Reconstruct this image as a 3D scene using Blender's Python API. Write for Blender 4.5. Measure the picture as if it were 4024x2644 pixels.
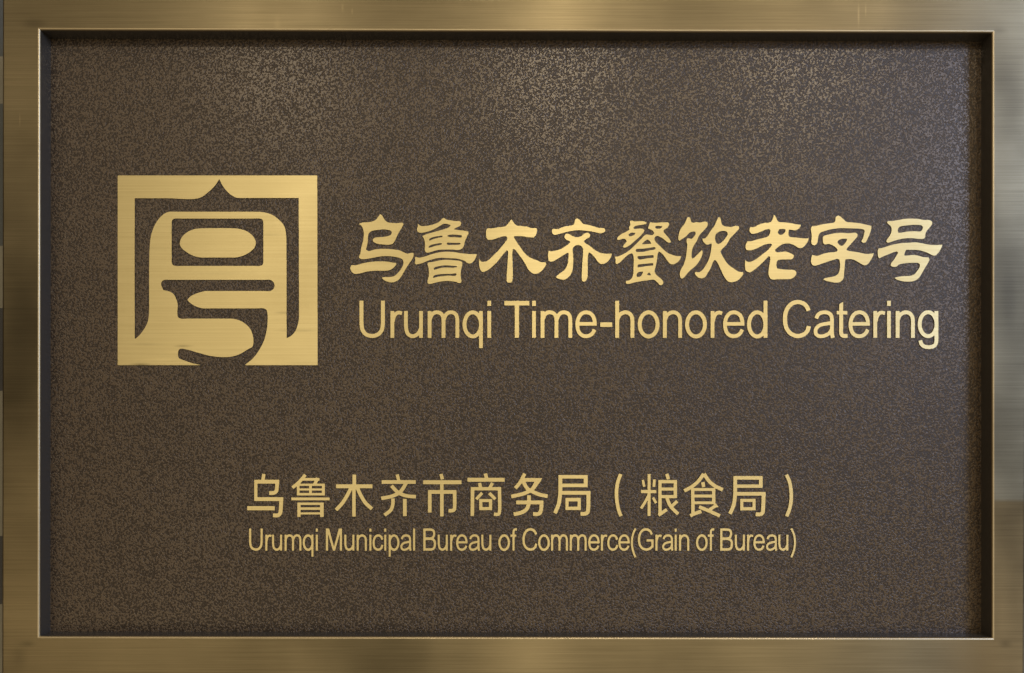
import bpy, math
import numpy as np
from mathutils import Vector

scene = bpy.context.scene
for o in list(bpy.data.objects):
    bpy.data.objects.remove(o)

# ------------------------------------------------------------------ scale
# The plaque stands upright in the XZ plane and faces -Y.  Outlines were measured in
# photo pixels (4024 x 2644) and are turned into metres on the plane they lie in.
U = 0.00015            # metres per photo pixel on the front of the frame
D = 0.52               # camera to the front of the frame
CX, CY = 2012.0, 1322.0
VY = 1690.0            # height (photo pixel) of the camera axis: a little under the middle
ZC = 1.50              # height of the middle of the plaque above the floor
PANEL_Y = 0.0122       # the plate lies this far behind the front of the frame
RAISE = 0.0006         # the gold areas stand proud of the etched ground

# ------------------------------------------------------------------ camera
cam_d = bpy.data.cameras.new("camera")
cam = bpy.data.objects.new("camera", cam_d)
scene.collection.objects.link(cam)
CAMZ = ZC - (VY - CY) * U
cam.location = (0.0, -D, CAMZ)
cam.rotation_euler = (math.radians(90), 0, 0)
cam_d.sensor_fit = 'HORIZONTAL'
cam_d.sensor_width = 36.0
cam_d.lens = 36.0 * D / (4024 * U)
cam_d.shift_y = (VY - CY) / 4024.0
cam_d.clip_start = 0.01
cam_d.clip_end = 60.0
scene.camera = cam

# ------------------------------------------------------------------ world, lamps, exposure
w = bpy.data.worlds.new("World")
scene.world = w
w.use_nodes = True
bg = w.node_tree.nodes["Background"]
bg.inputs["Color"].default_value = (1.0, 0.80, 0.58, 1)
bg.inputs["Strength"].default_value = 0.14


def area(name, loc, target, size, size_y, power, color, shape='RECTANGLE'):
    l = bpy.data.lights.new(name, 'AREA')
    l.shape = shape
    l.size = size
    if shape in ('RECTANGLE', 'ELLIPSE'):
        l.size_y = size_y
    l.energy = power
    l.color = color
    o = bpy.data.objects.new(name, l)
    scene.collection.objects.link(o)
    o.location = loc
    d = Vector(target) - Vector(loc)
    o.rotation_euler = d.to_track_quat('-Z', 'Y').to_euler()
    return o


MID = (0.0, 0.0, ZC)
# row of three warm downlights in the ceiling in front of the plaque
for lx, pw in ((-0.68, 3.0), (0.15, 5.2), (0.86, 4.8)):
    area("ceiling_lamp_light", (lx, -2.1, ZC + 1.02), MID, 0.16, 0.16, pw, (1.0, 0.90, 0.74), 'DISK')
# warm lit room in front of the plaque, a little brighter to the right
area("room_light", (0.55, -2.7, ZC - 0.35), (0.55, 0, ZC - 0.35), 4.0, 3.0, 28.5, (1.0, 0.90, 0.70))
# unseen bounce fills added for ceiling and floor
area("ceiling_bounce", (0.0, -1.3, ZC + 1.5), (0.0, -1.3, 0), 3.0, 1.6, 9.0, (1.0, 0.88, 0.68))
area("floor_bounce", (-1.5, -2.3, ZC - 1.15), MID, 1.6, 0.6, 4.0, (1.0, 0.80, 0.50))
area("upper_left_fill", (-2.0, -2.4, ZC + 1.0), MID, 0.6, 0.5, 2.5, (1.0, 0.90, 0.76))  # unseen fill added to brighten the upper left of the frame
# daylight from a window on the right
area("window_light", (2.18, -2.3, ZC + 0.88), MID, 0.9, 1.3, 70.0, (0.41, 0.565, 1.0))
# cool daylight from further right, grazing
area("window_light", (3.2, -0.75, ZC + 0.3), MID, 0.5, 1.4, 8.0, (0.60, 0.75, 1.0))

scene.view_settings.view_transform = 'Standard'
scene.view_settings.look = 'None'
scene.view_settings.exposure = 0.0
scene.view_settings.gamma = 1.0
scene.view_settings.use_curve_mapping = False


# ------------------------------------------------------------------ materials
def new_mat(name):
    m = bpy.data.materials.new(name)
    m.use_nodes = True
    nt = m.node_tree
    p = nt.nodes["Principled BSDF"]
    return m, nt, p


def N(nt, kind, **kw):
    n = nt.nodes.new(kind)
    for k, v in kw.items():
        if k.startswith('i_'):
            n.inputs[k[2:]].default_value = v
        else:
            setattr(n, k, v)
    return n


def L(nt, a, b):
    nt.links.new(a, b)


def ramp(nt, fac, stops, interp='LINEAR'):
    r = nt.nodes.new('ShaderNodeValToRGB')
    cr = r.color_ramp
    cr.interpolation = interp
    while len(cr.elements) < len(stops):
        cr.elements.new(0.5)
    for e, (p, c) in zip(cr.elements, stops):
        e.position = p
        e.color = (*c, 1) if len(c) == 3 else c
    L(nt, fac, r.inputs['Fac'])
    return r


def stain_or_light(nt, vec, wob, col, center, radius, amount, inner=0.0):
    """one oval patch in the colour, for stains and painted light: centre, half axes, strength"""
    sub = N(nt, 'ShaderNodeVectorMath', operation='SUBTRACT')
    L(nt, vec, sub.inputs[0])
    sub.inputs[1].default_value = center
    sc = N(nt, 'ShaderNodeVectorMath', operation='DIVIDE')
    L(nt, sub.outputs[0], sc.inputs[0])
    sc.inputs[1].default_value = radius
    ln = N(nt, 'ShaderNodeVectorMath', operation='LENGTH')
    L(nt, sc.outputs[0], ln.inputs[0])
    ad = N(nt, 'ShaderNodeMath', operation='ADD')
    L(nt, ln.outputs['Value'], ad.inputs[0])
    L(nt, wob, ad.inputs[1])
    mr = N(nt, 'ShaderNodeMapRange', interpolation_type='SMOOTHSTEP')
    mr.inputs['From Min'].default_value = inner
    mr.inputs['From Max'].default_value = 1.0
    mr.inputs['To Min'].default_value = amount
    mr.inputs['To Max'].default_value = 1.0
    L(nt, ad.outputs[0], mr.inputs['Value'])
    mx = N(nt, 'ShaderNodeMix', data_type='RGBA', blend_type='MULTIPLY')
    mx.inputs['Factor'].default_value = 1.0
    L(nt, col, mx.inputs['A'])
    L(nt, mr.outputs['Result'], mx.inputs['B'])
    return mx.outputs['Result']


def with_wear_and_light(nt, tc, big, col, kind):
    """mitre smudges and scratches, plus reflections painted into the colour: dark middle of the left rail, darkened
    right rail, pale gleams along the rails; also a straight tone step on the right rail"""
    wob = N(nt, 'ShaderNodeMath', operation='MULTIPLY_ADD')
    L(nt, big.outputs['Fac'], wob.inputs[0])
    wob.inputs[1].default_value = 1.3
    wob.inputs[2].default_value = -0.60
    w_ = wob.outputs[0]
    v = tc.outputs['Object']

    def at(px, py):
        return ((px - CX) * U, -0.05, CAMZ + (VY - py) * U - (ZC - 0.21))
    if kind == 'gold':      # rubbed and darkened streaks low on the emblem
        for px, py, rx, ry, am in ((520, 1428, 75, 16, 0.42), (690, 1352, 60, 9, 0.66), (700, 1375, 130, 8, 1.16), (648, 898, 16, 7, 0.62),
                                   (1160, 1290, 140, 10, 0.82), (540, 1345, 120, 12, 0.86), (1100, 1218, 60, 8, 0.80), (820, 1060, 260, 14, 0.90),
                                   (560, 960, 200, 18, 0.92), (1020, 905, 120, 9, 0.88), (1180, 1420, 110, 18, 0.92), (600, 1405, 220, 14, 1.10)):
            col = stain_or_light(nt, v, w_, col, at(px, py), (rx * U, 1.0, ry * U), am)
        return col
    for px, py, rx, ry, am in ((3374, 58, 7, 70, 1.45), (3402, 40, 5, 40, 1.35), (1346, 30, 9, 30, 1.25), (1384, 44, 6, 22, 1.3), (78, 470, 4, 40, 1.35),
                               (1090, 98, 22, 60, 1.12), (135, 92, 70, 26, 0.72), (110, 2530, 55, 26, 0.70), (75, 2580, 60, 90, 0.80), (3950, 2530, 45, 30, 0.70), (3925, 120, 50, 22, 0.82),
                               (80, 1330, 420, 900, 0.40), (1550, 2580, 420, 400, 0.70), (600, 60, 500, 300, 0.96),  # first one paints the left rail's dark reflection into the colour
                               (3965, 1180, 40, 170, 0.82), (3650, 2590, 200, 160, 0.84), (2600, 2590, 500, 240, 0.88), (4000, 1350, 330, 2300, 0.44),  # last one darkens the right rail's colour to tame the window reflection
                               (1000, 60, 260, 400, 1.20), (2210, 60, 220, 300, 1.22), (3470, 50, 100, 180, 1.10), (2080, 2580, 330, 300, 1.50),  # downlight gleams painted into the colour of top and bottom rails
                               (70, 330, 260, 260, 1.22), (80, 2420, 500, 330, 1.28), (3940, 2400, 60, 300, 1.12)):  # left rail ends painted paler for the light they reflect
        col = stain_or_light(nt, v, w_, col, at(px, py), (rx * U, 1.0, ry * U), am)
    # straight tone step across the right rail: darker and browner below it
    s = N(nt, 'ShaderNodeSeparateXYZ')
    L(nt, v, s.inputs[0])
    zz = at(3960, 1966)[2]
    mz = N(nt, 'ShaderNodeMapRange')
    mz.inputs['From Min'].default_value = zz - 0.0012
    mz.inputs['From Max'].default_value = zz + 0.0012
    L(nt, s.outputs['Z'], mz.inputs['Value'])
    mxx = N(nt, 'ShaderNodeMapRange', interpolation_type='SMOOTHSTEP')
    mxx.inputs['From Min'].default_value = at(3560, 0)[0]
    mxx.inputs['From Max'].default_value = at(3910, 0)[0]
    L(nt, s.outputs['X'], mxx.inputs['Value'])
    inv = N(nt, 'ShaderNodeMath', operation='SUBTRACT')
    inv.inputs[0].default_value = 1.0
    L(nt, mz.outputs['Result'], inv.inputs[1])
    both = N(nt, 'ShaderNodeMath', operation='MULTIPLY')
    L(nt, inv.outputs[0], both.inputs[0])
    L(nt, mxx.outputs['Result'], both.inputs[1])
    mx = N(nt, 'ShaderNodeMix', data_type='RGBA', blend_type='MULTIPLY')
    L(nt, both.outputs[0], mx.inputs['Factor'])
    L(nt, col, mx.inputs['A'])
    mx.inputs['B'].default_value = (0.74, 0.62, 0.45, 1)
    return mx.outputs['Result']


def brushed(name, light, dark, rough, aniso, coat, grain, grain_bump, blotch, wear_and_light=False):
    """Metal brushed along X: fine streaks stretched along X, broad patina blotches."""
    m, nt, p = new_mat(name)
    tc = N(nt, 'ShaderNodeTexCoord')
    mp = N(nt, 'ShaderNodeMapping')
    mp.inputs['Scale'].default_value = (11, 400, 1300)
    L(nt, tc.outputs['Object'], mp.inputs['Vector'])
    fine = N(nt, 'ShaderNodeTexNoise', i_Scale=1.0, i_Detail=4.0, i_Roughness=0.7)
    L(nt, mp.outputs['Vector'], fine.inputs['Vector'])
    mp2 = N(nt, 'ShaderNodeMapping')
    mp2.inputs['Scale'].default_value = (3.0, 7, 70)
    L(nt, tc.outputs['Object'], mp2.inputs['Vector'])
    broad = N(nt, 'ShaderNodeTexNoise', i_Scale=1.0, i_Detail=3.0, i_Roughness=0.55)
    L(nt, mp2.outputs['Vector'], broad.inputs['Vector'])
    big = N(nt, 'ShaderNodeTexNoise', i_Scale=9.0, i_Detail=3.0, i_Roughness=0.6)
    L(nt, tc.outputs['Object'], big.inputs['Vector'])
    a = N(nt, 'ShaderNodeMath', operation='MULTIPLY')
    a.inputs[1].default_value = grain
    L(nt, fine.outputs['Fac'], a.inputs[0])
    b = N(nt, 'ShaderNodeMath', operation='MULTIPLY_ADD')
    b.inputs[1].default_value = blotch * 0.12
    L(nt, broad.outputs['Fac'], b.inputs[0])
    L(nt, a.outputs[0], b.inputs[2])
    c = N(nt, 'ShaderNodeMath', operation='MULTIPLY_ADD')
    c.inputs[1].default_value = blotch * 0.88
    L(nt, big.outputs['Fac'], c.inputs[0])
    L(nt, b.outputs[0], c.inputs[2])
    mid = 0.5 * (grain + blotch)
    r = ramp(nt, c.outputs[0], [(max(0, mid - 0.30), dark), (min(1, mid + 0.30), light)])
    col = r.outputs['Color']
    if wear_and_light:
        col = with_wear_and_light(nt, tc, big, col, wear_and_light)
    L(nt, col, p.inputs['Base Color'])
    rr = N(nt, 'ShaderNodeMapRange')
    rr.inputs['To Min'].default_value = rough + 0.09
    rr.inputs['To Max'].default_value = rough - 0.09
    L(nt, big.outputs['Fac'], rr.inputs['Value'])
    L(nt, rr.outputs['Result'], p.inputs['Roughness'])
    p.inputs['Metallic'].default_value = 1.0
    p.inputs['Anisotropic'].default_value = aniso
    t = N(nt, 'ShaderNodeCombineXYZ')
    t.inputs['Z'].default_value = 1.0   # the gleam smears across the brush lines
    L(nt, t.outputs[0], p.inputs['Tangent'])
    p.inputs['Coat Weight'].default_value = coat
    p.inputs['Coat Roughness'].default_value = 0.35
    bp = N(nt, 'ShaderNodeBump', i_Strength=grain_bump, i_Distance=0.0002)
    L(nt, fine.outputs['Fac'], bp.inputs['Height'])
    L(nt, bp.outputs['Normal'], p.inputs['Normal'])
    return m


M_frame = brushed("antique_brass", (0.325, 0.257, 0.138), (0.105, 0.078, 0.036), 0.40, 0.86, 0.12, 0.55, 0.16, 0.6, wear_and_light=True)
M_edge = brushed("pale_brass_edge", (0.52, 0.42, 0.25), (0.28, 0.21, 0.11), 0.42, 0.2, 0.1, 0.5, 0.10, 0.8)  # paler brass on the frame's rounded inner edge
M_gold = brushed("polished_brass", (0.77, 0.635, 0.315), (0.60, 0.475, 0.215), 0.42, 0.85, 0.0, 0.8, 0.16, 0.5, wear_and_light='gold')

M_side, nt, p = new_mat("etched_side")
p.inputs['Base Color'].default_value = (0.03, 0.018, 0.009, 1)
p.inputs['Roughness'].default_value = 0.6

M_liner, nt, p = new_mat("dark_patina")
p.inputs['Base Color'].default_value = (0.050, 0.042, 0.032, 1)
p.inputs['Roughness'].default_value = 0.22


def plate_material():
    m, nt, p = new_mat("mottled_bronze")
    tc = N(nt, 'ShaderNodeTexCoord')
    rot = N(nt, 'ShaderNodeMapping')
    rot.inputs['Rotation'].default_value = (0.5, 0.35, 0.8)
    L(nt, tc.outputs['Object'], rot.inputs['Vector'])
    na = N(nt, 'ShaderNodeTexNoise', i_Scale=880.0, i_Detail=1.5, i_Roughness=0.5, i_Distortion=0.5)
    L(nt, rot.outputs['Vector'], na.inputs['Vector'])
    nb = N(nt, 'ShaderNodeTexNoise', i_Scale=210.0, i_Detail=2.0, i_Roughness=0.6)
    L(nt, rot.outputs['Vector'], nb.inputs['Vector'])
    n1 = N(nt, 'ShaderNodeMix', data_type='FLOAT')
    n1.inputs['Factor'].default_value = 0.15
    L(nt, na.outputs['Fac'], n1.inputs['A'])
    L(nt, nb.outputs['Fac'], n1.inputs['B'])
    # wormy dark lines where the noise crosses its middle, plus dark pools
    big = N(nt, 'ShaderNodeTexNoise', i_Scale=9.0, i_Detail=2.0, i_Roughness=0.5)
    L(nt, tc.outputs['Object'], big.inputs['Vector'])
    sh = N(nt, 'ShaderNodeMath', operation='MULTIPLY_ADD')
    sh.inputs[1].default_value = 0.10
    L(nt, big.outputs['Fac'], sh.inputs[0])
    L(nt, n1.outputs['Result'], sh.inputs[2])
    mask = N(nt, 'ShaderNodeMapRange', interpolation_type='SMOOTHSTEP')
    mask.inputs['From Min'].default_value = 0.485
    mask.inputs['From Max'].default_value = 0.605
    L(nt, sh.outputs[0], mask.inputs['Value'])
    mix = N(nt, 'ShaderNodeMix', data_type='RGBA')
    mix.inputs['A'].default_value = (0.0150, 0.0072, 0.0024, 1)
    mix.inputs['B'].default_value = (0.074, 0.0470, 0.0235, 1)
    L(nt, mask.outputs['Result'], mix.inputs['Factor'])
    L(nt, mix.outputs['Result'], p.inputs['Base Color'])
    rr = N(nt, 'ShaderNodeMapRange')
    rr.inputs['To Min'].default_value = 0.48
    rr.inputs['To Max'].default_value = 0.27
    L(nt, mask.outputs['Result'], rr.inputs['Value'])
    L(nt, rr.outputs['Result'], p.inputs['Roughness'])
    p.inputs['Metallic'].default_value = 0.0
    p.inputs['Specular IOR Level'].default_value = 0.5
    p.inputs['Specular Tint'].default_value = (1.0, 0.91, 0.77, 1)
    bp = N(nt, 'ShaderNodeBump', i_Strength=0.42, i_Distance=0.0004)
    L(nt, mask.outputs['Result'], bp.inputs['Height'])
    L(nt, bp.outputs['Normal'], p.inputs['Normal'])
    return m


M_plate = plate_material()


def background_material():
    m, nt, p = new_mat("background_bands")
    tc = N(nt, 'ShaderNodeTexCoord')
    s = N(nt, 'ShaderNodeSeparateXYZ')
    L(nt, tc.outputs['Object'], s.inputs[0])
    # dark and cream bands painted to stand for the blurred room behind
    mr = N(nt, 'ShaderNodeMapRange')
    mr.inputs['From Min'].default_value = ZC - 0.25
    mr.inputs['From Max'].default_value = ZC + 0.25
    L(nt, s.outputs['Z'], mr.inputs['Value'])
    dk, cr, gr = (0.03, 0.024, 0.018), (0.20, 0.17, 0.11), (0.06, 0.06, 0.05)
    r = ramp(nt, mr.outputs['Result'],
             [(0.0, cr), (0.16, dk), (0.25, cr), (0.44, dk), (0.55, cr), (0.63, gr), (0.82, cr), (0.88, gr)], 'CONSTANT')
    n = N(nt, 'ShaderNodeTexNoise', i_Scale=60.0, i_Detail=4.0)
    L(nt, tc.outputs['Object'], n.inputs['Vector'])
    mx = N(nt, 'ShaderNodeMix', data_type='RGBA', blend_type='MULTIPLY')
    mx.inputs['Factor'].default_value = 0.5
    L(nt, r.outputs['Color'], mx.inputs['A'])
    L(nt, n.outputs['Fac'], mx.inputs['B'])
    L(nt, mx.outputs['Result'], p.inputs['Base Color'])
    p.inputs['Roughness'].default_value = 0.5
    return m


M_background = background_material()


# ------------------------------------------------------------------ helpers
def P(px, py, depth):
    """photo pixel -> world X, Z on the plane Y = depth"""
    k = (D + depth) / D
    return (px - CX) * U * k, CAMZ + (VY - py) * U * k


def mesh_obj(name, verts, faces, mats, parent=None, midx=None, smooth=None):
    me = bpy.data.meshes.new(name)
    me.from_pydata(verts, [], faces)
    for m in mats:
        me.materials.append(m)
    if midx:
        me.polygons.foreach_set('material_index', midx)
    if smooth:
        me.polygons.foreach_set('use_smooth', smooth)
    me.update()
    o = bpy.data.objects.new(name, me)
    scene.collection.objects.link(o)
    if parent:
        o.parent = parent
    return o


def smooth_path(pts, closed, corner=52.0, step=6):
    """centripetal Catmull-Rom through pts; points that turn sharply stay corners"""
    p = np.array(pts, float)
    n = len(p)
    if n < 3:
        return p
    sharp = np.zeros(n, bool)
    for i in range(n):
        if not closed and i in (0, n - 1):
            sharp[i] = True
            continue
        a, b = p[i] - p[i - 1], p[(i + 1) % n] - p[i]
        la, lb = np.hypot(*a), np.hypot(*b)
        if la < 1e-6 or lb < 1e-6:
            continue
        ang = math.degrees(math.acos(max(-1, min(1, float(a @ b) / (la * lb)))))
        sharp[i] = ang > corner
    out = []
    for i in range(n if closed else n - 1):
        p1, p2 = p[i], p[(i + 1) % n]
        p0 = p[i - 1] if (closed or i > 0) and not sharp[i] else 2 * p1 - p2
        p3 = p[(i + 2) % n] if (closed or i + 2 < n) and not sharp[(i + 1) % n] else 2 * p2 - p1
        t0 = 0.0
        t1 = t0 + max(1e-6, np.hypot(*(p1 - p0))) ** 0.5
        t2 = t1 + max(1e-6, np.hypot(*(p2 - p1))) ** 0.5
        t3 = t2 + max(1e-6, np.hypot(*(p3 - p2))) ** 0.5
        for t in np.linspace(t1, t2, step, endpoint=False):
            A1 = (t1 - t) / (t1 - t0) * p0 + (t - t0) / (t1 - t0) * p1
            A2 = (t2 - t) / (t2 - t1) * p1 + (t - t1) / (t2 - t1) * p2
            A3 = (t3 - t) / (t3 - t2) * p2 + (t - t2) / (t3 - t2) * p3
            B1 = (t2 - t) / (t2 - t0) * A1 + (t - t0) / (t2 - t0) * A2
            B2 = (t3 - t) / (t3 - t1) * A2 + (t - t1) / (t3 - t1) * A3
            out.append((t2 - t) / (t2 - t1) * B1 + (t - t1) / (t2 - t1) * B2)
    if not closed:
        out.append(p[-1])
    return np.array(out)


# shape recipes: F = filled smooth outline, C = cut smooth outline, G = filled straight-edged outline,
# S = stroke of a given width along a smooth line, E = elliptical ring
def F(*pts): return ('F', pts)
def C(*pts): return ('C', pts)
def G(*pts): return ('G', pts)
def S(width, *pts): return ('S', width, pts)
def E(cx, cy, rx, ry, width): return ('E', cx, cy, rx, ry, width)
def H(x0, x1, y, width): return ('S', width, ((x0, y), (x1, y)))
def V(x, y0, y1, width): return ('S', width, ((x, y0), (x, y1)))


def stroke_polys(path, wd):
    """one quad per segment with mitred joints, butt ends"""
    p = np.array(path, float)
    d = np.diff(p, axis=0)
    ln = np.hypot(d[:, 0], d[:, 1])
    keep = np.r_[True, ln > 1e-6]
    p = p[keep]
    d = np.diff(p, axis=0)
    d /= np.hypot(d[:, 0], d[:, 1])[:, None]
    nrm = np.c_[-d[:, 1], d[:, 0]]
    left, right = [], []
    for i in range(len(p)):
        if i == 0:
            m, s = nrm[0], 1.0
        elif i == len(p) - 1:
            m, s = nrm[-1], 1.0
        else:
            m = nrm[i - 1] + nrm[i]
            m /= max(1e-6, np.hypot(*m))
            s = 1.0 / max(0.5, float(m @ nrm[i]))
        left.append(p[i] + m * s * wd / 2)
        right.append(p[i] - m * s * wd / 2)
    return [np.array([left[i], left[i + 1], right[i + 1], right[i]]) for i in range(len(p) - 1)]


def fill(shape, poly):
    """even-odd scan fill of one polygon on a boolean grid (rows, cols)"""
    h, wd = shape
    acc = np.zeros((h, wd + 1), np.int32)
    a = poly
    b = np.roll(poly, -1, axis=0)
    for (x0, y0), (x1, y1) in zip(a, b):
        if y0 == y1:
            continue
        if y0 > y1:
            x0, y0, x1, y1 = x1, y1, x0, y0
        r0, r1 = max(0, math.ceil(y0 - 0.5)), min(h - 1, math.ceil(y1 - 0.5) - 1)
        if r1 < r0:
            continue
        rows = np.arange(r0, r1 + 1)
        xs = x0 + (rows + 0.5 - y0) * (x1 - x0) / (y1 - y0)
        cols = np.clip(np.ceil(xs - 0.5).astype(int), 0, wd)
        np.add.at(acc, (rows, cols), 1)
    return (np.cumsum(acc, axis=1)[:, :wd] & 1).astype(bool)


def blur(img, sg):
    r = int(3 * sg + 1)
    k = np.exp(-0.5 * (np.arange(-r, r + 1) / sg) ** 2)
    k /= k.sum()
    for ax in (0, 1):
        img = np.apply_along_axis(lambda v: np.convolve(v, k, 'same'), ax, img)
    return img


def contours(f, lv=0.5):
    """closed level-set loops of a grid"""
    b = f > lv
    code = (b[:-1, :-1] * 1 + b[:-1, 1:] * 2 + b[1:, 1:] * 4 + b[1:, :-1] * 8)
    ys, xs = np.nonzero((code > 0) & (code < 15))
    table = {1: ((3, 0),), 2: ((0, 1),), 3: ((3, 1),), 4: ((1, 2),), 5: ((3, 2), (1, 0)), 6: ((0, 2),), 7: ((3, 2),),
             8: ((2, 3),), 9: ((2, 0),), 10: ((0, 3), (2, 1)), 11: ((2, 1),), 12: ((1, 3),), 13: ((1, 0),), 14: ((0, 3),)}
    nxt, pos = {}, {}
    for y, x in zip(ys.tolist(), xs.tolist()):
        for e0, e1 in table[int(code[y, x])]:
            ks = []
            for e in (e0, e1):
                if e == 0: k = ('h', y, x)
                elif e == 2: k = ('h', y + 1, x)
                elif e == 3: k = ('v', y, x)
                else: k = ('v', y, x + 1)
                if k not in pos:
                    if k[0] == 'h':
                        u, v = f[k[1], k[2]], f[k[1], k[2] + 1]
                        pos[k] = (k[2] + (lv - u) / (v - u), k[1])
                    else:
                        u, v = f[k[1], k[2]], f[k[1] + 1, k[2]]
                        pos[k] = (k[2], k[1] + (lv - u) / (v - u))
                ks.append(k)
            nxt[ks[0]] = ks[1]
    loops = []
    while nxt:
        k0, k = nxt.popitem()
        lp = [pos[k0]]
        while k != k0 and k in nxt:
            lp.append(pos[k])
            k = nxt.pop(k)
        if k == k0 and len(lp) > 4:
            loops.append(np.array(lp))
    return loops


def simplify(lp, tol):
    n = len(lp)
    far = int(np.argmax(((lp - lp[0]) ** 2).sum(1)))
    keep = {0, far}
    pts = np.vstack([lp, lp[:1]])
    st = [(0, far), (far, n)]
    while st:
        a, b = st.pop()
        if b - a < 2:
            continue
        d = pts[b] - pts[a]
        q = pts[a + 1:b] - pts[a]
        ln = np.hypot(*d)
        ds = np.abs(q[:, 0] * d[1] - q[:, 1] * d[0]) / ln if ln > 1e-9 else np.hypot(q[:, 0], q[:, 1])
        i = int(np.argmax(ds))
        if ds[i] > tol:
            keep.add(a + 1 + i)
            st += [(a, a + 1 + i), (a + 1 + i, b)]
    return lp[sorted(k for k in keep if k < n)]


def outline(ops, sx, sy, ox, oy, soft=1.0):
    """draw the recipe (local units -> photo pixels), return clean outlines in photo pixels"""
    shapes = []
    for op in ops:
        if op[0] in 'FC':
            shapes.append((op[0] == 'F', [smooth_path(op[1], True)]))
        elif op[0] == 'G':
            shapes.append((True, [np.array(op[1], float)]))
        elif op[0] == 'S':
            pts = op[2]
            shapes.append((True, stroke_polys(smooth_path(pts, False, 70.0) if len(pts) > 2 else pts, op[1])))
        else:
            t = np.linspace(0, 2 * math.pi, 73)
            shapes.append((True, stroke_polys(np.c_[op[1] + op[3] * np.cos(t), op[2] + op[4] * np.sin(t)], op[5])))
    sc = np.array([sx, sy])
    of = np.array([ox, oy])
    shapes = [(a, [q * sc + of for q in ps]) for a, ps in shapes]
    allp = np.vstack([q for _, ps in shapes for q in ps])
    lo, hi = allp.min(0) - 4, allp.max(0) + 4
    ss = 4.0 if (hi - lo).max() < 400 else 2.0
    shp = (int((hi[1] - lo[1]) * ss) + 1, int((hi[0] - lo[0]) * ss) + 1)
    g = np.zeros(shp, bool)
    for add, ps in shapes:
        for q in ps:
            m = fill(shp, (q - lo) * ss)
            g = (g | m) if add else (g & ~m)
    f = blur(g.astype(float), soft * ss)
    return [simplify(lp, 0.16 * ss) / ss + lo + 0.5 / ss for lp in contours(f)]


def plate_piece(name, ops, tr, parent, soft=1.0):
    """one raised brass piece: real thickness, flat brushed front, dark etched sides"""
    depth = PANEL_Y - RAISE
    cu = bpy.data.curves.new(name, 'CURVE')
    cu.dimensions = '2D'
    cu.fill_mode = 'BOTH'
    cu.extrude = RAISE / 2 + 0.0001
    for lp in outline(ops, *tr, soft=soft):
        sp = cu.splines.new('POLY')
        sp.points.add(len(lp) - 1)
        co = []
        for px, py in lp:
            X, Z = P(px, py, depth)
            co += [X, Z, 0.0, 1.0]
        sp.points.foreach_set('co', co)
        sp.use_cyclic_u = True
    tmp = bpy.data.objects.new(name, cu)
    scene.collection.objects.link(tmp)
    dg = bpy.context.evaluated_depsgraph_get()
    me = bpy.data.meshes.new_from_object(tmp.evaluated_get(dg))
    bpy.data.objects.remove(tmp)
    bpy.data.curves.remove(cu)
    e = RAISE / 2 + 0.0001
    base = PLAQUE.location
    for v in me.vertices:
        x, z, t = v.co
        v.co = (x - base.x, depth + e - t - base.y, z - base.z)
    me.update()
    me.materials.clear()
    me.materials.append(M_gold)
    me.materials.append(M_side)
    for pl in me.polygons:
        pl.use_smooth = False
        pl.material_index = 0 if pl.normal.y < -0.5 else 1
    me.name = name
    o = bpy.data.objects.new(name, me)
    scene.collection.objects.link(o)
    o.parent = parent
    return o


# ------------------------------------------------------------------ setting: flat wall standing in for the blurred background
wall = mesh_obj("background_stand_in", [(-3, 0.062, 0), (3, 0.062, 0), (3, 0.062, 3.2), (-3, 0.062, 3.2),
                         (-3, 0.20, 0), (3, 0.20, 0), (3, 0.20, 3.2), (-3, 0.20, 3.2)],
                [(0, 1, 2, 3), (5, 4, 7, 6), (4, 0, 3, 7), (1, 5, 6, 2), (3, 2, 6, 7), (4, 5, 1, 0)], [M_background])
wall["kind"] = "structure"

# ------------------------------------------------------------------ the plaque
PLAQUE = bpy.data.objects.new("metal_plaque", None)
scene.collection.objects.link(PLAQUE)
PLAQUE.location = (0.0, 0.05, ZC - 0.21)
PLAQUE["label"] = "brown mottled plaque with gold square emblem and raised lettering in a brushed brass frame"
PLAQUE["category"] = "plaque"
BASE = Vector(PLAQUE.location)


def loc(x, y, z):
    return (x - BASE.x, y - BASE.y, z - BASE.z)


# frame: swept profile round four mitred corners (photo pixels of each rectangle's corners, clockwise from top left)
OUT = [(8, -62), (4040, -52), (4026, 2690), (5, 2680)]
INN = [(157.5, 117), (3899, 128), (3899, 2505.5), (155.5, 2499.5)]


def rect_inset(q, d):
    """grow (d>0) a near-rectangle outwards by d pixels"""
    sg = [(-1, -1), (1, -1), (1, 1), (-1, 1)]
    return [(x + sx * d, y + sy * d) for (x, y), (sx, sy) in zip(q, sg)]


RB = 8.0      # rounding of the inner edge, in pixels
RO = 9.0
rings, mats_r = [], []
# from the outside back, over the front, down the inner return
rings.append((OUT, 0.05))
mats_r.append(0)
for a in range(0, 91, 15):
    t = math.radians(a)
    rings.append((rect_inset(OUT, -RO * (1 - math.cos(t))), RO * U * (1 - math.sin(t))))
    mats_r.append(0)
for a in range(0, 91, 15):
    t = math.radians(a)
    rings.append((rect_inset(INN, RB * (1 - math.sin(t))), RB * U * (1 - math.cos(t))))
    mats_r.append(1)
rings.append((INN, 0.05))
verts, faces, midx, smo = [], [], [], []
for q, dep in rings:
    for px, py in q:
        # every ring keeps the true size it has on the front plane
        x, z = (px - CX) * U, CAMZ + (VY - py) * U
        verts.append(loc(x, dep, z))
nr = len(rings)
for i in range(nr - 1):
    for k in range(4):
        k2 = (k + 1) % 4
        faces.append((i * 4 + k, i * 4 + k2, (i + 1) * 4 + k2, (i + 1) * 4 + k))
        inner = 8 <= i < nr - 2
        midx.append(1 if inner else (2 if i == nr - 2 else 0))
        smo.append(False)
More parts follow.
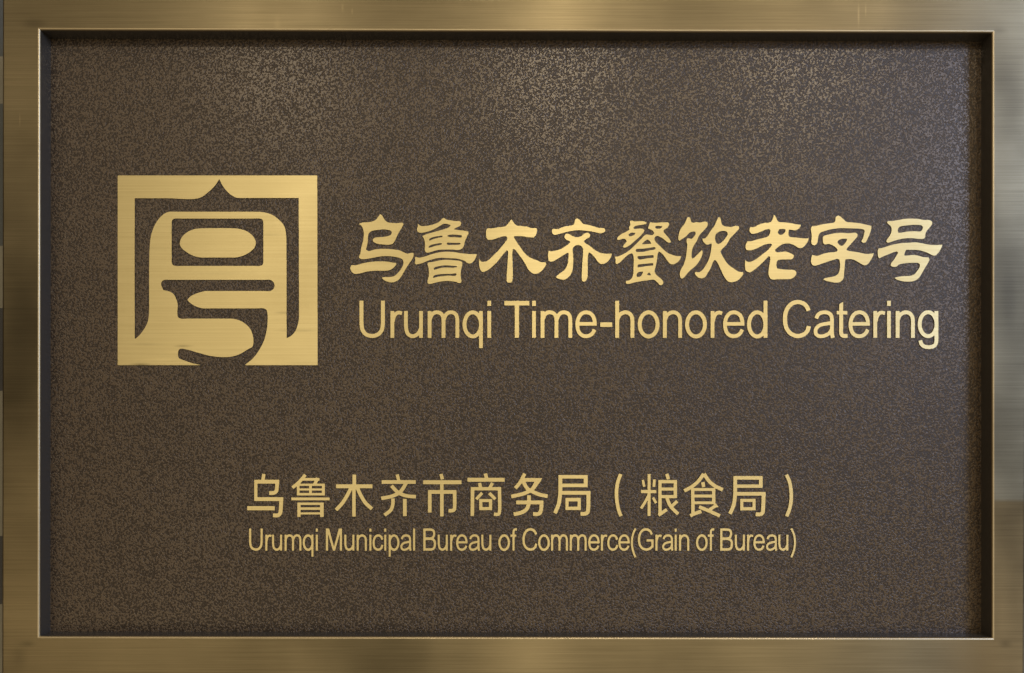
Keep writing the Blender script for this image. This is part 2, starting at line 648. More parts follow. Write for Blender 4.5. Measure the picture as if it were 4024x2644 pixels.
frame = mesh_obj("frame", verts, faces, [M_frame, M_edge, M_liner], PLAQUE, midx, smo)

# plate
m_ = 40
xa, za = (INN[0][0] - m_ - CX) * U, CAMZ + (VY - INN[0][1] + m_) * U
xb, zb = (INN[2][0] + m_ - CX) * U, CAMZ + (VY - INN[2][1] - m_) * U
b0 = [loc(xa, PANEL_Y, zb), loc(xb, PANEL_Y, zb), loc(xb, PANEL_Y, za), loc(xa, PANEL_Y, za)]
b1 = [loc(xa, PANEL_Y + 0.002, zb), loc(xb, PANEL_Y + 0.002, zb), loc(xb, PANEL_Y + 0.002, za), loc(xa, PANEL_Y + 0.002, za)]
plate = mesh_obj("plate", b0 + b1, [(0, 1, 2, 3), (5, 4, 7, 6), (4, 0, 3, 7), (1, 5, 6, 2), (3, 2, 6, 7), (4, 5, 1, 0)],
                 [M_plate], PLAQUE)

# ------------------------------------------------------------------ emblem
EMBLEM = [
    G((44, 57), (1577, 57), (1580, 1514), (44, 1514)),
    C((175, 232), (420, 232), (665, 232), (740, 185), (795, 130), (825, 84), (850, 135), (890, 185), (925, 213), (960, 229), (1000, 230), (1200, 230), (1435, 230),
      (1436, 700), (1437, 1080), (1437, 1130), (1433, 1180), (1410, 1250), (1375, 1290), (1342, 1307), (1341, 1000), (1340, 600), (1338, 520), (1325, 450), (1275, 390),
      (1220, 355), (1150, 338), (1100, 336), (800, 336), (480, 336), (430, 338), (390, 360), (345, 410), (315, 470), (298, 530), (289, 620), (287, 680), (285, 900), (285, 1090), (283, 1130), (275, 1180),
      (245, 1240), (205, 1290), (175, 1315), (174, 800)),
    C((459, 440), (460, 410), (467, 395), (487, 388), (540, 388), (1080, 388), (1135, 388), (1155, 395), (1162, 410), (1163, 440), (1163, 690), (1162, 728), (1155, 745), (1132, 752), (1080, 752),
      (540, 752), (490, 752), (468, 745), (459, 725), (459, 690)),
    F((521, 580), (535, 535), (575, 495), (630, 470), (690, 463), (740, 462), (890, 462), (940, 463), (1010, 475), (1065, 505), (1095, 540), (1105, 575), (1095, 610),
      (1060, 645), (1010, 672), (950, 687), (900, 687), (740, 687), (680, 687), (620, 672), (565, 640), (532, 610)),
    C((378, 895), (383, 872), (405, 859), (450, 859), (1170, 859), (1215, 859), (1240, 875), (1249, 905), (1240, 930), (1215, 945), (1170, 945), (770, 945), (720, 945), (660, 960),
      (605, 985), (579, 1012), (600, 1035), (650, 1065), (700, 1078), (750, 1078), (1110, 1078), (1165, 1078), (1187, 1090), (1195, 1120), (1195, 1190), (1190, 1240),
      (1170, 1320), (1130, 1400), (1080, 1465), (1022, 1514), (1010, 1540), (690, 1540), (680, 1512), (620, 1500), (560, 1480), (515, 1460), (507, 1430),
      (512, 1400), (530, 1388), (570, 1393), (650, 1415), (740, 1440), (830, 1452), (910, 1450), (980, 1430), (1040, 1395), (1080, 1370),
      (1087, 1340), (1085, 1300), (1070, 1250), (1040, 1210), (990, 1175), (930, 1158), (880, 1157), (580, 1157), (530, 1157), (508, 1145), (502, 1110), (505, 1050),
      (495, 1010), (470, 965), (430, 945), (395, 938)),
]
emblem = plate_piece("emblem", EMBLEM, (1 / 1.955, 1 / 1.955, 440, 660), PLAQUE, soft=0.9)

# ------------------------------------------------------------------ large brush-written line
BRUSH = []
R1 = (1 / 3.4, 1 / 3.4, 1360, 820)
R2 = (1 / 3.4, 1 / 3.4, 2000, 820)
R3 = (600 / 2380, 600 / 2380, 2600, 820)
R4 = (640 / 2380, 640 / 2380, 3100, 820)
BRUSH.append((R1, [  # wu
    F((455, 70), (485, 95), (510, 140), (550, 178), (620, 190), (690, 192), (755, 185), (768, 210), (740, 260), (700, 325), (660, 410),
      (625, 465), (580, 480), (500, 478), (410, 465), (360, 438), (358, 405), (390, 385), (470, 378), (540, 370), (595, 350), (612, 320),
      (600, 295), (560, 282), (500, 275), (430, 282), (350, 295), (305, 325), (293, 370), (288, 450), (275, 510), (265, 545), (300, 565),
      (380, 545), (470, 536), (570, 538), (650, 545), (720, 558), (770, 582), (820, 600), (870, 590), (898, 590), (903, 610), (890, 660),
      (850, 720), (810, 780), (770, 850), (740, 900), (700, 950), (640, 980), (590, 983), (530, 965), (490, 940), (480, 918), (520, 912),
      (590, 912), (640, 900), (690, 860), (730, 810), (762, 750), (765, 700), (748, 672), (690, 650), (600, 635), (520, 632), (430, 640),
      (330, 660), (220, 673), (180, 660), (172, 640), (190, 600), (205, 510), (228, 430), (236, 370), (236, 310), (220, 250), (195, 218),
      (170, 205), (215, 185), (290, 180), (350, 170), (400, 145), (430, 105)),
    F((60, 775), (75, 752), (130, 755), (220, 730), (330, 710), (450, 703), (560, 708), (640, 722), (670, 722), (668, 745), (630, 790),
      (580, 820), (520, 828), (400, 828), (280, 838), (190, 862), (110, 868), (75, 840), (58, 805))]))
BRUSH.append((R1, [  # lu
    F((958, 195), (980, 220), (1020, 232), (1100, 225), (1180, 205), (1250, 170), (1285, 132), (1310, 123), (1340, 145), (1400, 155),
      (1460, 165), (1520, 168), (1540, 190), (1525, 225), (1480, 248), (1435, 275), (1500, 285), (1570, 292), (1630, 302), (1635, 325),
      (1615, 370), (1590, 430), (1575, 490), (1550, 530), (1500, 550), (1430, 545), (1340, 545), (1250, 548), (1170, 565), (1090, 588),
      (1062, 575), (1052, 550), (1056, 500), (1052, 440), (1040, 400), (1018, 365), (1060, 345), (1150, 318), (1230, 296), (1320, 270),
      (1380, 243), (1400, 218), (1350, 203), (1305, 200), (1260, 225), (1200, 260), (1130, 292), (1050, 315), (980, 318), (950, 300),
      (948, 265), (958, 235)),
    C((1108, 412), (1130, 390), (1200, 370), (1285, 358), (1290, 378), (1230, 388), (1160, 408), (1112, 428)),
    C((1348, 365), (1375, 350), (1450, 345), (1545, 355), (1550, 375), (1530, 385), (1450, 380), (1380, 378)),
    C((1100, 510), (1120, 490), (1190, 470), (1270, 458), (1286, 470), (1270, 480), (1190, 497), (1140, 515), (1105, 522)),
    C((1342, 470), (1355, 452), (1450, 455), (1525, 455), (1530, 472), (1510, 480), (1430, 482), (1360, 482)),
    F((920, 655), (935, 645), (975, 655), (1060, 635), (1150, 605), (1250, 582), (1340, 574), (1450, 580), (1540, 595), (1640, 605),
      (1748, 606), (1735, 650), (1700, 705), (1660, 730), (1630, 728), (1590, 700), (1540, 680), (1470, 665), (1390, 662), (1330, 658),
      (1270, 655), (1180, 668), (1090, 695), (1020, 725), (935, 745), (918, 730), (925, 690)),
    F((1088, 735), (1100, 718), (1150, 712), (1250, 690), (1340, 682), (1430, 688), (1530, 700), (1553, 715), (1552, 750), (1535, 820),
      (1530, 900), (1540, 960), (1535, 988), (1515, 993), (1470, 978), (1380, 965), (1290, 968), (1200, 985), (1115, 1005), (1090, 995),
      (1088, 965), (1105, 900), (1105, 820), (1098, 770)),
    C((1168, 800), (1185, 782), (1250, 765), (1330, 755), (1400, 760), (1480, 765), (1482, 780), (1430, 788), (1340, 785), (1260, 792),
      (1200, 810), (1175, 816)),
    C((1160, 910), (1180, 890), (1230, 877), (1320, 870), (1400, 870), (1470, 862), (1478, 880), (1460, 896), (1370, 893), (1290, 900),
      (1220, 910), (1165, 925))]))
BRUSH.append((R2, [  # mu
    F((36, 140), (60, 180), (100, 222), (160, 230), (240, 240), (300, 258), (365, 258), (375, 290), (362, 345), (330, 385), (260, 380),
      (180, 368), (75, 365), (66, 380), (100, 440), (150, 510), (200, 580), (270, 645), (330, 675), (380, 690), (430, 715), (490, 712),
      (498, 740), (470, 790), (420, 845), (370, 868), (320, 862), (270, 825), (230, 760), (190, 690), (130, 610), (80, 545), (55, 535),
      (47, 570), (47, 700), (47, 950), (35, 980), (15, 987), (-15, 985), (-28, 970), (-30, 930), (-22, 760), (-10, 600), (-12, 562),
      (-30, 555), (-70, 600), (-150, 700), (-230, 780), (-290, 825), (-345, 843), (-375, 825), (-395, 770), (-398, 700), (-395, 660),
      (-385, 690), (-370, 706), (-320, 706), (-280, 690), (-220, 635), (-130, 545), (-60, 460), (-25, 410), (-22, 385), (-40, 368),
      (-90, 370), (-150, 390), (-220, 412), (-280, 415), (-300, 390), (-306, 330), (-300, 280), (-285, 262), (-230, 262), (-150, 248),
      (-50, 236), (-25, 215), (10, 170))]))
BRUSH.append((R2, [  # qi
    F((910, 127), (940, 145), (970, 180), (1000, 205), (1060, 215), (1130, 235), (1200, 255), (1270, 262), (1290, 285), (1275, 310),
      (1230, 327), (1170, 318), (1100, 303), (1000, 290), (910, 288), (820, 300), (730, 320), (610, 348), (585, 338), (575, 300),
      (590, 262), (620, 270), (660, 270), (720, 245), (800, 228), (860, 215), (875, 190), (885, 145)),
    F((742, 365), (760, 335), (800, 338), (850, 365), (910, 380), (970, 365), (1010, 330), (1060, 322), (1087, 345), (1080, 375),
      (1040, 400), (1000, 430), (1010, 450), (1070, 490), (1140, 545), (1210, 585), (1290, 600), (1375, 598), (1365, 640), (1320, 705),
      (1270, 735), (1230, 738), (1195, 715), (1150, 655), (1100, 600), (1070, 582), (1058, 610), (1052, 700), (1052, 850), (1045, 930),
      (1020, 968), (990, 975), (975, 955), (975, 850), (982, 700), (990, 590), (988, 530), (960, 495), (910, 484), (870, 505), (850, 535),
      (855, 590), (860, 680), (855, 780), (840, 850), (800, 910), (740, 948), (690, 942), (640, 925), (626, 908), (670, 870), (740, 820),
      (780, 750), (795, 660), (800, 590), (780, 590), (720, 625), (650, 670), (590, 700), (560, 707), (530, 690), (523, 640), (525, 590),
      (535, 560), (560, 568), (620, 560), (700, 535), (770, 490), (820, 450), (815, 432), (775, 418), (748, 395))]))
BRUSH.append((R2, [  # can
    F((1615, 165), (1640, 157), (1680, 168), (1740, 165), (1800, 168), (1840, 185), (1835, 205), (1790, 212), (1720, 222), (1680, 235),
      (1660, 255), (1675, 270), (1730, 265), (1790, 268), (1810, 290), (1800, 310), (1750, 370), (1680, 430), (1610, 490), (1550, 518),
      (1525, 510), (1530, 490), (1575, 440), (1560, 410), (1520, 400), (1470, 418), (1445, 412), (1450, 385), (1500, 340), (1560, 310),
      (1610, 280), (1605, 250), (1620, 210)),
    C((1597, 345), (1625, 322), (1690, 320), (1680, 345), (1640, 365), (1605, 370)),
    F((1885, 180), (1950, 188), (2040, 182), (2130, 182), (2142, 210), (2120, 250), (2070, 285), (2065, 305), (2100, 350), (2150, 410),
      (2165, 445), (2145, 455), (2110, 440), (2060, 400), (2010, 370), (1980, 362), (1950, 380), (1945, 410), (1965, 450), (2010, 490),
      (2060, 540), (2120, 590), (2180, 615), (2240, 632), (2300, 632), (2290, 670), (2250, 715), (2195, 742), (2160, 738), (2130, 710),
      (2080, 640), (2030, 585), (2000, 572), (1988, 600), (1975, 700), (1955, 790), (1945, 830), (1960, 870), (2000, 910), (2050, 955),
      (2062, 990), (2045, 1020), (2015, 1018), (1985, 985), (1935, 948), (1860, 955), (1760, 968), (1670, 985), (1590, 1005), (1560, 995),
      (1565, 965), (1610, 955), (1640, 930), (1660, 880), (1665, 780), (1668, 680), (1660, 620), (1645, 592), (1600, 610), (1540, 660),
      (1480, 720), (1440, 740), (1425, 725), (1425, 680), (1415, 640), (1450, 640), (1500, 620), (1590, 570), (1680, 490), (1760, 410),
      (1830, 345), (1880, 350), (1920, 350), (1940, 325), (1930, 300), (1890, 275), (1858, 262), (1870, 225)),
    C((1950, 240), (1975, 228), (2050, 235), (2035, 258), (1990, 268), (1960, 260)),
    C((1775, 472), (1810, 435), (1850, 410), (1880, 430), (1905, 468), (1850, 470), (1800, 475)),
    C((1690, 560), (1705, 535), (1760, 535), (1880, 522), (1945, 510), (1962, 528), (1945, 545), (1880, 555), (1800, 575), (1705, 578)),
    C((1715, 655), (1720, 635), (1780, 630), (1930, 618), (1935, 655), (1850, 662), (1740, 678)),
    C((1718, 770), (1725, 745), (1790, 738), (1925, 725), (1930, 758), (1850, 765), (1725, 785)),
    C((1705, 890), (1715, 860), (1740, 845), (1795, 840), (1780, 875), (1755, 905), (1710, 912)),
    C((1842, 880), (1872, 848), (1902, 885), (1870, 890))]))
BRUSH.append((R3, [  # yin
    F((395, 150), (410, 130), (435, 130), (450, 165), (465, 210), (500, 218), (540, 208), (600, 215), (680, 200), (712, 210), (720, 245),
      (700, 290), (650, 345), (580, 425), (550, 500), (510, 560), (480, 620), (470, 680), (468, 760), (480, 780), (520, 750), (580, 690),
      (628, 645), (638, 670), (625, 740), (590, 810), (530, 890), (450, 955), (390, 1020), (345, 1075), (310, 1090), (292, 1065),
      (282, 1010), (300, 950), (345, 870), (375, 770), (390, 670), (400, 560), (388, 500), (395, 462), (430, 462), (465, 470), (500, 440),
      (530, 390), (528, 358), (490, 355), (440, 370), (390, 420), (330, 465), (275, 500), (264, 480), (262, 440), (275, 370), (300, 310),
      (345, 250), (375, 200)),
    F((870, 160), (890, 130), (910, 135), (925, 180), (940, 245), (980, 272), (1040, 280), (1095, 285), (1130, 270), (1190, 268),
      (1210, 290), (1200, 320), (1150, 375), (1070, 460), (1010, 560), (940, 630), (915, 660), (930, 700), (980, 790), (1040, 870),
      (1120, 930), (1200, 980), (1265, 988), (1272, 1010), (1230, 1080), (1160, 1130), (1080, 1145), (1030, 1130), (990, 1080), (950, 1010),
      (910, 920), (870, 840), (845, 805), (820, 800), (800, 830), (770, 910), (720, 1000), (670, 1070), (620, 1083), (570, 1070),
      (530, 1030), (515, 1000), (530, 985), (580, 990), (630, 960), (690, 880), (740, 780), (765, 680), (780, 580), (780, 540), (750, 548),
      (720, 562), (680, 545), (645, 505), (635, 470), (670, 462), (710, 430), (760, 350), (820, 270), (845, 220)),
    C((832, 445), (845, 400), (890, 360), (960, 345), (1010, 355), (1030, 385), (1020, 420), (970, 490), (920, 535), (880, 552), (850, 530),
      (835, 490))]))
BRUSH.append((R3, [  # lao
    F((1755, 92), (1780, 130), (1805, 185), (1830, 205), (1920, 212), (2020, 225), (2110, 245), (2168, 250), (2165, 275), (2125, 318),
      (2085, 338), (2040, 330), (1985, 322), (1980, 345), (1980, 420), (2000, 438), (2100, 450), (2200, 460), (2270, 462), (2290, 450),
      (2285, 490), (2245, 560), (2190, 608), (2140, 612), (2090, 580), (2020, 550), (1940, 540), (1870, 560), (1800, 610), (1768, 635),
      (1770, 665), (1800, 680), (1870, 672), (1940, 668), (2000, 690), (2055, 715), (2060, 745), (2030, 785), (1960, 790), (1870, 792),
      (1820, 800), (1795, 830), (1790, 890), (1800, 930), (1850, 940), (1950, 950), (2060, 955), (2095, 980), (2100, 1015), (2070, 1060),
      (2010, 1095), (1900, 1098), (1780, 1100), (1725, 1105), (1690, 1080), (1668, 1030), (1668, 960), (1680, 870), (1695, 790), (1690, 745),
      (1670, 738), (1620, 790), (1550, 860), (1470, 930), (1400, 980), (1355, 988), (1315, 965), (1300, 910), (1300, 840), (1305, 792),
      (1325, 820), (1365, 830), (1420, 815), (1500, 765), (1580, 705), (1660, 640), (1725, 560), (1705, 545), (1660, 545), (1590, 565),
      (1520, 600), (1450, 630), (1380, 648), (1325, 645), (1308, 610), (1315, 545), (1340, 508), (1400, 505), (1500, 475), (1590, 455),
      (1650, 435), (1680, 405), (1698, 340), (1680, 318), (1640, 320), (1560, 350), (1480, 380), (1410, 390), (1380, 365), (1370, 310),
      (1385, 285), (1440, 288), (1510, 250), (1600, 222), (1700, 208), (1725, 170)),
    C((1812, 360), (1835, 320), (1890, 315), (1935, 322), (1925, 360), (1895, 395), (1855, 408), (1825, 395))]))
BRUSH.append((R4, [  # zi
    F((680, 140), (695, 110), (725, 100), (760, 120), (800, 155), (840, 190), (920, 200), (1020, 210), (1120, 230), (1205, 250), (1205, 290),
      (1180, 370), (1150, 440), (1125, 490), (1090, 497), (1060, 480), (1065, 460), (1085, 430), (1100, 360), (1110, 320), (1085, 300),
      (1000, 290), (880, 285), (750, 283), (640, 295), (540, 320), (460, 350), (435, 390), (425, 450), (410, 510), (375, 535), (345, 525),
      (328, 490), (335, 410), (328, 340), (322, 290), (340, 255), (400, 250), (480, 230), (590, 212), (660, 200), (680, 175)),
    F((500, 410), (515, 395), (580, 378), (680, 358), (780, 352), (880, 358), (980, 352), (1002, 370), (1000, 405), (960, 455), (900, 520),
      (850, 580), (840, 605), (880, 618), (960, 628), (1050, 645), (1130, 660), (1210, 655), (1243, 645), (1230, 690), (1190, 760),
      (1145, 815), (1110, 825), (1060, 808), (1000, 770), (940, 742), (870, 735), (825, 740), (818, 800), (810, 900), (802, 1000),
      (790, 1035), (745, 1070), (690, 1080), (620, 1070), (540, 1050), (500, 1032), (530, 1015), (600, 1000), (670, 985), (720, 950),
      (745, 880), (748, 800), (740, 745), (710, 732), (660, 745), (560, 775), (460, 810), (380, 832), (345, 822), (325, 780), (328, 720),
      (340, 670), (380, 685), (430, 685), (510, 655), (600, 638), (690, 628), (715, 610), (700, 580), (650, 540), (590, 515), (530, 520),
      (508, 510), (497, 470)),
    C((708, 490), (720, 465), (770, 440), (855, 440), (840, 475), (800, 530), (765, 545), (735, 525))]))
BRUSH.append((R4, [  # hao
    F((1433, 200), (1445, 180), (1520, 178), (1600, 165), (1690, 148), (1790, 145), (1890, 150), (1980, 165), (2050, 165), (2090, 185),
      (2095, 220), (2060, 270), (2010, 330), (1995, 370), (1992, 415), (1970, 437), (1900, 440), (1800, 430), (1700, 432), (1600, 450),
      (1510, 478), (1445, 495), (1425, 480), (1430, 455), (1465, 410), (1495, 350), (1502, 290), (1485, 250), (1455, 225)),
    C((1590, 310), (1610, 270), (1640, 255), (1750, 240), (1860, 235), (1940, 245), (1958, 270), (1950, 305), (1925, 330), (1830, 328),
      (1720, 335), (1640, 350), (1600, 352)),
    F((1300, 610), (1315, 580), (1360, 575), (1450, 545), (1540, 520), (1650, 502), (1750, 498), (1850, 490), (1930, 502), (2050, 525),
      (2150, 530), (2245, 524), (2220, 590), (2170, 660), (2130, 685), (2090, 675), (2030, 645), (1960, 620), (1880, 603), (1780, 600),
      (1715, 600), (1700, 625), (1683, 682), (1720, 685), (1820, 675), (1900, 688), (1970, 708), (2040, 712), (2053, 740), (2035, 790),
      (1990, 860), (1940, 950), (1890, 1020), (1820, 1058), (1720, 1065), (1640, 1055), (1570, 1030), (1542, 1012), (1580, 998),
      (1680, 985), (1770, 980), (1830, 960), (1875, 910), (1912, 850), (1915, 810), (1890, 793), (1800, 790), (1700, 795), (1610, 815),
      (1565, 848), (1510, 845), (1487, 825), (1495, 795), (1540, 740), (1580, 670), (1598, 640), (1580, 622), (1530, 635), (1450, 668),
      (1380, 695), (1320, 725), (1305, 700), (1300, 660))]))


def lettering(label):
    o = bpy.data.objects.new("lettering", None)
    scene.collection.objects.link(o)
    o.parent = PLAQUE
    o["label"] = label
    return o


t1 = lettering("large gold Chinese line in clerical brush script")
for tr, ops in BRUSH:
    plate_piece("character", ops, tr, t1, soft=0.8)

# ------------------------------------------------------------------ lower Chinese line, even strokes
ZA = (600 / 2380, 600 / 2380, 960, 1840)
ZB = (600 / 2380, 600 / 2380, 1460, 1840)
ZC_ = (600 / 2380, 600 / 2380, 1960, 1840)
ZD = (600 / 2380, 600 / 2380, 2560, 1840)
JU = [S(60, (960, 105), (958, 390), (940, 530), (920, 600), (875, 700)), H(930, 1385, 132, 56), V(1355, 105, 292, 60), H(940, 1385, 266, 55),
      H(940, 1430, 382, 58), S(60, (1398, 354), (1393, 640), (1380, 690), (1340, 708), (1275, 708)),
      V(1064, 460, 650, 48), V(1254, 460, 650, 50), H(1042, 1279, 488, 54), H(1042, 1279, 624, 52)]
JU2 = [S(58, (1306, 120), (1303, 420), (1285, 560), (1265, 620), (1222, 710)), H(1278, 1733, 148, 56), V(1704, 120, 302, 56),
       H(1285, 1733, 278, 50), H(1285, 1780, 397, 56), S(60, (1749, 369), (1740, 640), (1730, 695), (1690, 718), (1625, 716)),
       V(1408, 475, 655, 48), V(1599, 475, 655, 46), H(1384, 1622, 500, 48), H(1384, 1622, 631, 48)]
EVEN = [
    (ZA, [S(52, (305, 88), (290, 185)), H(155, 545, 208, 60), V(180, 178, 508, 50),
          S(58, (514, 180), (507, 310), (495, 360), (460, 383), (388, 385)), H(155, 608, 480, 58),
          S(60, (578, 452), (568, 640), (558, 700), (530, 730), (448, 733)), H(45, 475, 622, 64)]),
    (ZA, [S(52, (952, 100), (860, 210), (750, 302)), H(915, 1172, 172, 42), S(50, (1147, 152), (1095, 250)), V(840, 240, 423, 40),
          V(1233, 240, 423, 46), V(1032, 245, 420, 42), H(820, 1256, 256, 34), H(820, 1256, 330, 30), H(820, 1256, 404, 38),
          H(733, 1330, 477, 43), V(852, 535, 758, 50), V(1210, 535, 758, 56), H(827, 1238, 552, 36), H(827, 1238, 628, 38), H(840, 1230, 703, 31)]),
    (ZA, [V(1715, 97, 300, 58), V(1709, 290, 752, 54), H(1430, 1998, 280, 60), S(56, (1668, 295), (1600, 430), (1530, 540), (1430, 650)),
          S(56, (1757, 295), (1820, 430), (1890, 540), (1990, 632))]),
    (ZB, [S(50, (400, 95), (425, 190)), H(158, 690, 213, 57), S(56, (310, 270), (400, 365), (470, 405), (560, 432), (692, 442)),
          S(56, (540, 225), (480, 330), (420, 388), (300, 440), (152, 468)), S(54, (335, 470), (330, 570), (300, 650), (202, 730)),
          V(519, 475, 745, 58)]),
    (ZB, [S(52, (1083, 88), (1105, 172)), H(805, 1402, 217, 62), V(1096, 240, 750, 54), V(908, 340, 688, 55), H(881, 1322, 368, 57),
          S(55, (1295, 340), (1295, 600), (1288, 645), (1255, 660), (1200, 660))]),
    (ZB, [S(55, (1773, 80), (1795, 158)), H(1495, 2075, 178, 60), S(52, (1683, 228), (1700, 298)), S(50, (1887, 228), (1843, 302)),
          S(55, (1575, 295), (1571, 742)), H(1548, 2020, 318, 50), S(52, (1994, 295), (1994, 680), (1985, 708), (1960, 718), (1908, 715)),
          S(48, (1725, 382), (1632, 482)), S(50, (1835, 385), (1930, 482)), V(1703, 478, 652, 50), V(1855, 478, 652, 50),
          H(1679, 1880, 502, 48), H(1679, 1880, 628, 48)]),
    (ZC_, [S(56, (405, 82), (340, 210), (258, 312)), H(365, 650, 180, 57), G((585, 165), (675, 150), (660, 190), (560, 330), (500, 310)),
           S(58, (560, 285), (510, 335), (400, 390), (195, 440)),
           S(58, (378, 205), (450, 320), (530, 365), (640, 410), (763, 435)), S(60, (472, 420), (465, 560), (430, 640), (350, 690), (232, 716)),
           H(272, 695, 532, 60), S(60, (667, 502), (660, 640), (645, 690), (612, 712), (535, 712))]),
    (ZC_, JU),
    (ZC_, [S(54, (1900, 90), (1855, 220), (1835, 370), (1845, 530), (1872, 660), (1905, 745))]),
    (ZD, [V(-37, 88, 742, 46), S(38, (-135, 180), (-112, 288)), H(-163, 75, 362, 48), S(42, (-40, 410), (-90, 510), (-162, 625)),
          S(42, (45, 172), (38, 290)), S(40, (24, 455), (72, 542)),
          S(52, (238, 86), (265, 170)), V(133, 182, 712, 50), V(372, 182, 465, 52), H(108, 398, 207, 50), H(108, 398, 323, 46),
          H(108, 398, 441, 48), S(50, (110, 730), (150, 705), (240, 640)), S(52, (242, 460), (285, 570), (340, 640), (418, 712)),
          S(50, (402, 512), (318, 590))]),
    (ZD, [S(54, (815, 85), (740, 190), (640, 280), (510, 352)), S(56, (820, 85), (890, 190), (980, 270), (1112, 335)), S(52, (800, 215), (815, 292)),
          S(52, (643, 310), (648, 725)), V(970, 320, 560, 52), H(620, 995, 330, 44), H(620, 995, 432, 44), H(630, 995, 538, 42),
          S(54, (605, 742), (650, 715), (778, 672)), S(54, (742, 600), (900, 665), (1068, 742)), S(50, (1022, 570), (905, 645)),
          G((960, 545), (1000, 545), (1048, 605), (1000, 610))]),
    (ZD, JU2),
    (ZD, [S(54, (2105, 97), (2155, 220), (2178, 370), (2175, 520), (2148, 650), (2108, 750))]),
]
t3 = lettering("smaller gold Chinese line in even sans strokes")
for tr, ops in EVEN:
    plate_piece("character", ops, tr, t3, soft=0.7)

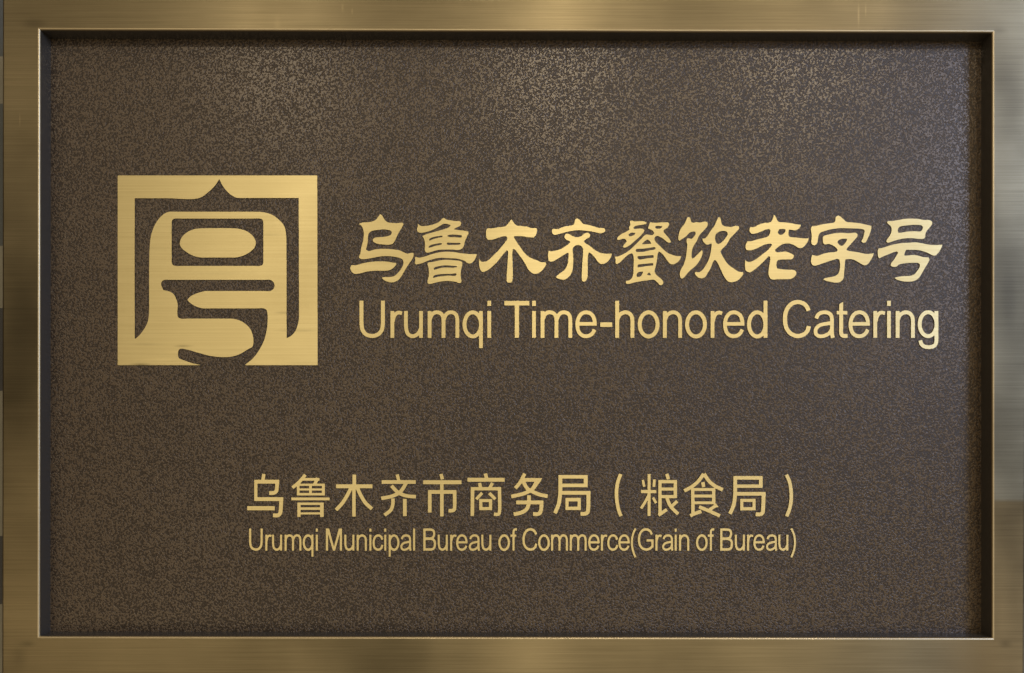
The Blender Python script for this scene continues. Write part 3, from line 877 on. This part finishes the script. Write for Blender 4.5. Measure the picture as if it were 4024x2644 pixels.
# ------------------------------------------------------------------ Latin letters (baseline y = 0, up is negative)
ARCH = [(50, -430), (100, -530), (170, -582), (245, -598), (330, -570), (385, -500), (402, -400), (402, -250), (402, 0)]
LAT = {
    'U': [S(92, (47, -870), (47, -420), (50, -310), (75, -180), (150, -85), (295, -44), (440, -85), (520, -180), (545, -310), (548, -420), (548, -870))],
    'r': [V(44, -628, 0, 88), S(84, (55, -380), (85, -500), (135, -570), (195, -592), (270, -572))],
    'u': [S(88, (44, -628), (44, -300), (50, -220), (80, -110), (130, -60), (200, -38), (280, -62), (345, -120), (385, -210)), V(396, -628, 0, 86)],
    'm': [V(45, -628, 0, 88), S(88, (50, -430), (90, -530), (150, -585), (220, -598), (300, -575), (352, -510), (370, -400), (370, -250), (370, 0)),
          S(88, (378, -430), (420, -530), (480, -585), (550, -598), (630, -575), (678, -510), (694, -400), (694, -250), (694, 0))],
    'q': [E(239, -315, 193, 281, 90), V(430, -628, 240, 88)],
    'i': [G((0, -868), (88, -868), (88, -745), (0, -745)), V(44, -628, 0, 88)],
    'T': [H(0, 585, -812, 105), V(293, -800, 0, 97)],
    'e': [S(88, (453, -300), (446, -400), (405, -515), (335, -578), (250, -598), (160, -575), (90, -500), (52, -400), (44, -315), (52, -220), (90, -120), (160, -58),
            (250, -38), (340, -60), (400, -110), (446, -195)), H(60, 496, -327, 84)],
    '-': [G((0, -363), (278, -363), (278, -255), (0, -255))],
    'h': [V(46, -868, 0, 92), S(90, *ARCH)],
    'n': [V(45, -628, 0, 90), S(88, *ARCH)],
    'o': [E(254, -315, 209, 282, 92)],
    'd': [E(238, -315, 192, 282, 92), V(432, -870, 0, 90)],
    'C': [S(98, (605, -635), (570, -720), (500, -795), (360, -838), (220, -800), (120, -700), (65, -560), (55, -440), (65, -310), (120, -175), (220, -82), (360, -42),
            (490, -78), (575, -160), (615, -275))],
    'a': [S(88, (66, -452), (100, -530), (170, -582), (265, -598), (350, -582), (410, -530), (432, -440), (432, -300), (432, -150), (440, -60), (456, 0)),
          S(84, (430, -352), (330, -335), (200, -312), (110, -270), (55, -200), (50, -130), (78, -70), (145, -38), (225, -40), (310, -70), (380, -120), (425, -200))],
    't': [S(90, (105, -780), (105, -250), (105, -130), (125, -65), (170, -46), (255, -46)), G((60, -770), (60, -785), (150, -842), (150, -770)), H(0, 248, -588, 80)],
    'g': [E(243, -320, 197, 280, 90), S(88, (437, -628), (437, -100), (437, 50), (425, 130), (380, 190), (300, 215), (220, 215), (130, 190), (80, 130), (60, 60))],
    'M': [V(48, -870, 0, 94), V(660, -870, 0, 94), G((30, -870), (140, -870), (400, 0), (310, 0)), G((568, -870), (680, -870), (400, 0), (310, 0))],
    'c': [S(88, (428, -430), (390, -525), (330, -580), (245, -598), (160, -575), (90, -500), (52, -400), (46, -315), (52, -220), (90, -120), (160, -58), (245, -38),
            (330, -58), (390, -110), (432, -225))],
    'p': [V(46, -628, 240, 88), E(237, -315, 193, 281, 90)],
    'l': [V(44, -870, 0, 88)],
    'B': [V(48, -870, 0, 98), S(92, (20, -824), (330, -824), (425, -795), (470, -730), (470, -610), (430, -530), (350, -482), (48, -482)),
          S(96, (40, -462), (340, -462), (440, -430), (500, -350), (508, -240), (480, -120), (410, -62), (320, -48), (20, -48))],
    'f': [S(88, (135, 0), (135, -600), (135, -720), (152, -800), (200, -832), (285, -830)), H(0, 258, -588, 84)],
    'G': [S(94, (610, -635), (570, -730), (490, -802), (360, -838), (220, -800), (120, -700), (65, -560), (55, -440), (65, -310), (120, -175), (220, -82), (370, -42),
            (490, -65), (590, -125), (640, -185)), V(645, -445, -120, 94), H(385, 692, -402, 88)],
    '(': [S(84, (205, -870), (105, -680), (52, -460), (45, -300), (68, -100), (122, 80), (205, 264))],
    ')': [S(84, (40, -870), (142, -680), (198, -460), (203, -300), (182, -100), (126, 80), (40, 264))],
}
K = 1 / 5.95
t2 = lettering("large gold English line in thin sans letters")
for ch, x in (('U', 1412.6), ('r', 1534.5), ('u', 1587.9), ('m', 1680.7), ('q', 1817.6), ('i', 1915.3), ('T', 1982), ('i', 2091), ('m', 2124.5),
              ('e', 2261.5), ('-', 2359), ('h', 2417.6), ('o', 2506.2), ('n', 2605), ('o', 2692.4), ('r', 2792.6), ('e', 2841.8), ('d', 2935.6),
              ('C', 3075.6), ('a', 3196.6), ('t', 3287.9), ('e', 3335), ('r', 3432.1), ('i', 3485.9), ('n', 3519.8), ('g', 3606.4)):
    plate_piece("letter", LAT[ch], (K, K, x, 1327.3), t2, soft=0.7)
t4 = lettering("small condensed gold English line at the bottom")
for ch, x in (('U', 978.9), ('r', 1042.7), ('u', 1069.1), ('m', 1118.3), ('q', 1189.4), ('i', 1241), ('M', 1280.6), ('u', 1353.2), ('n', 1401.6),
              ('i', 1451.5), ('c', 1464.1), ('i', 1510), ('p', 1527.2), ('a', 1572.8), ('l', 1623.2), ('B', 1663.5), ('u', 1720.2), ('r', 1768.9),
              ('e', 1792.8), ('a', 1841.7), ('u', 1891.6), ('o', 1958.4), ('f', 2005.8), ('C', 2052.5), ('o', 2114.9), ('m', 2165.5), ('m', 2239.1),
              ('e', 2311.7), ('r', 2361.4), ('c', 2386.6), ('e', 2430.2), ('(', 2479.1), ('G', 2506.3), ('r', 2575.7), ('a', 2601.6), ('i', 2651.2),
              ('n', 2668.4), ('o', 2735.2), ('f', 2781.3), ('B', 2830.2), ('u', 2887.7), ('r', 2935.6), ('e', 2960.8), ('a', 3010), ('u', 3058.6),
              (')', 3105.7)):
    plate_piece("letter", LAT[ch], (0.0895, 0.1, x, 2163.5), t4, soft=0.6)
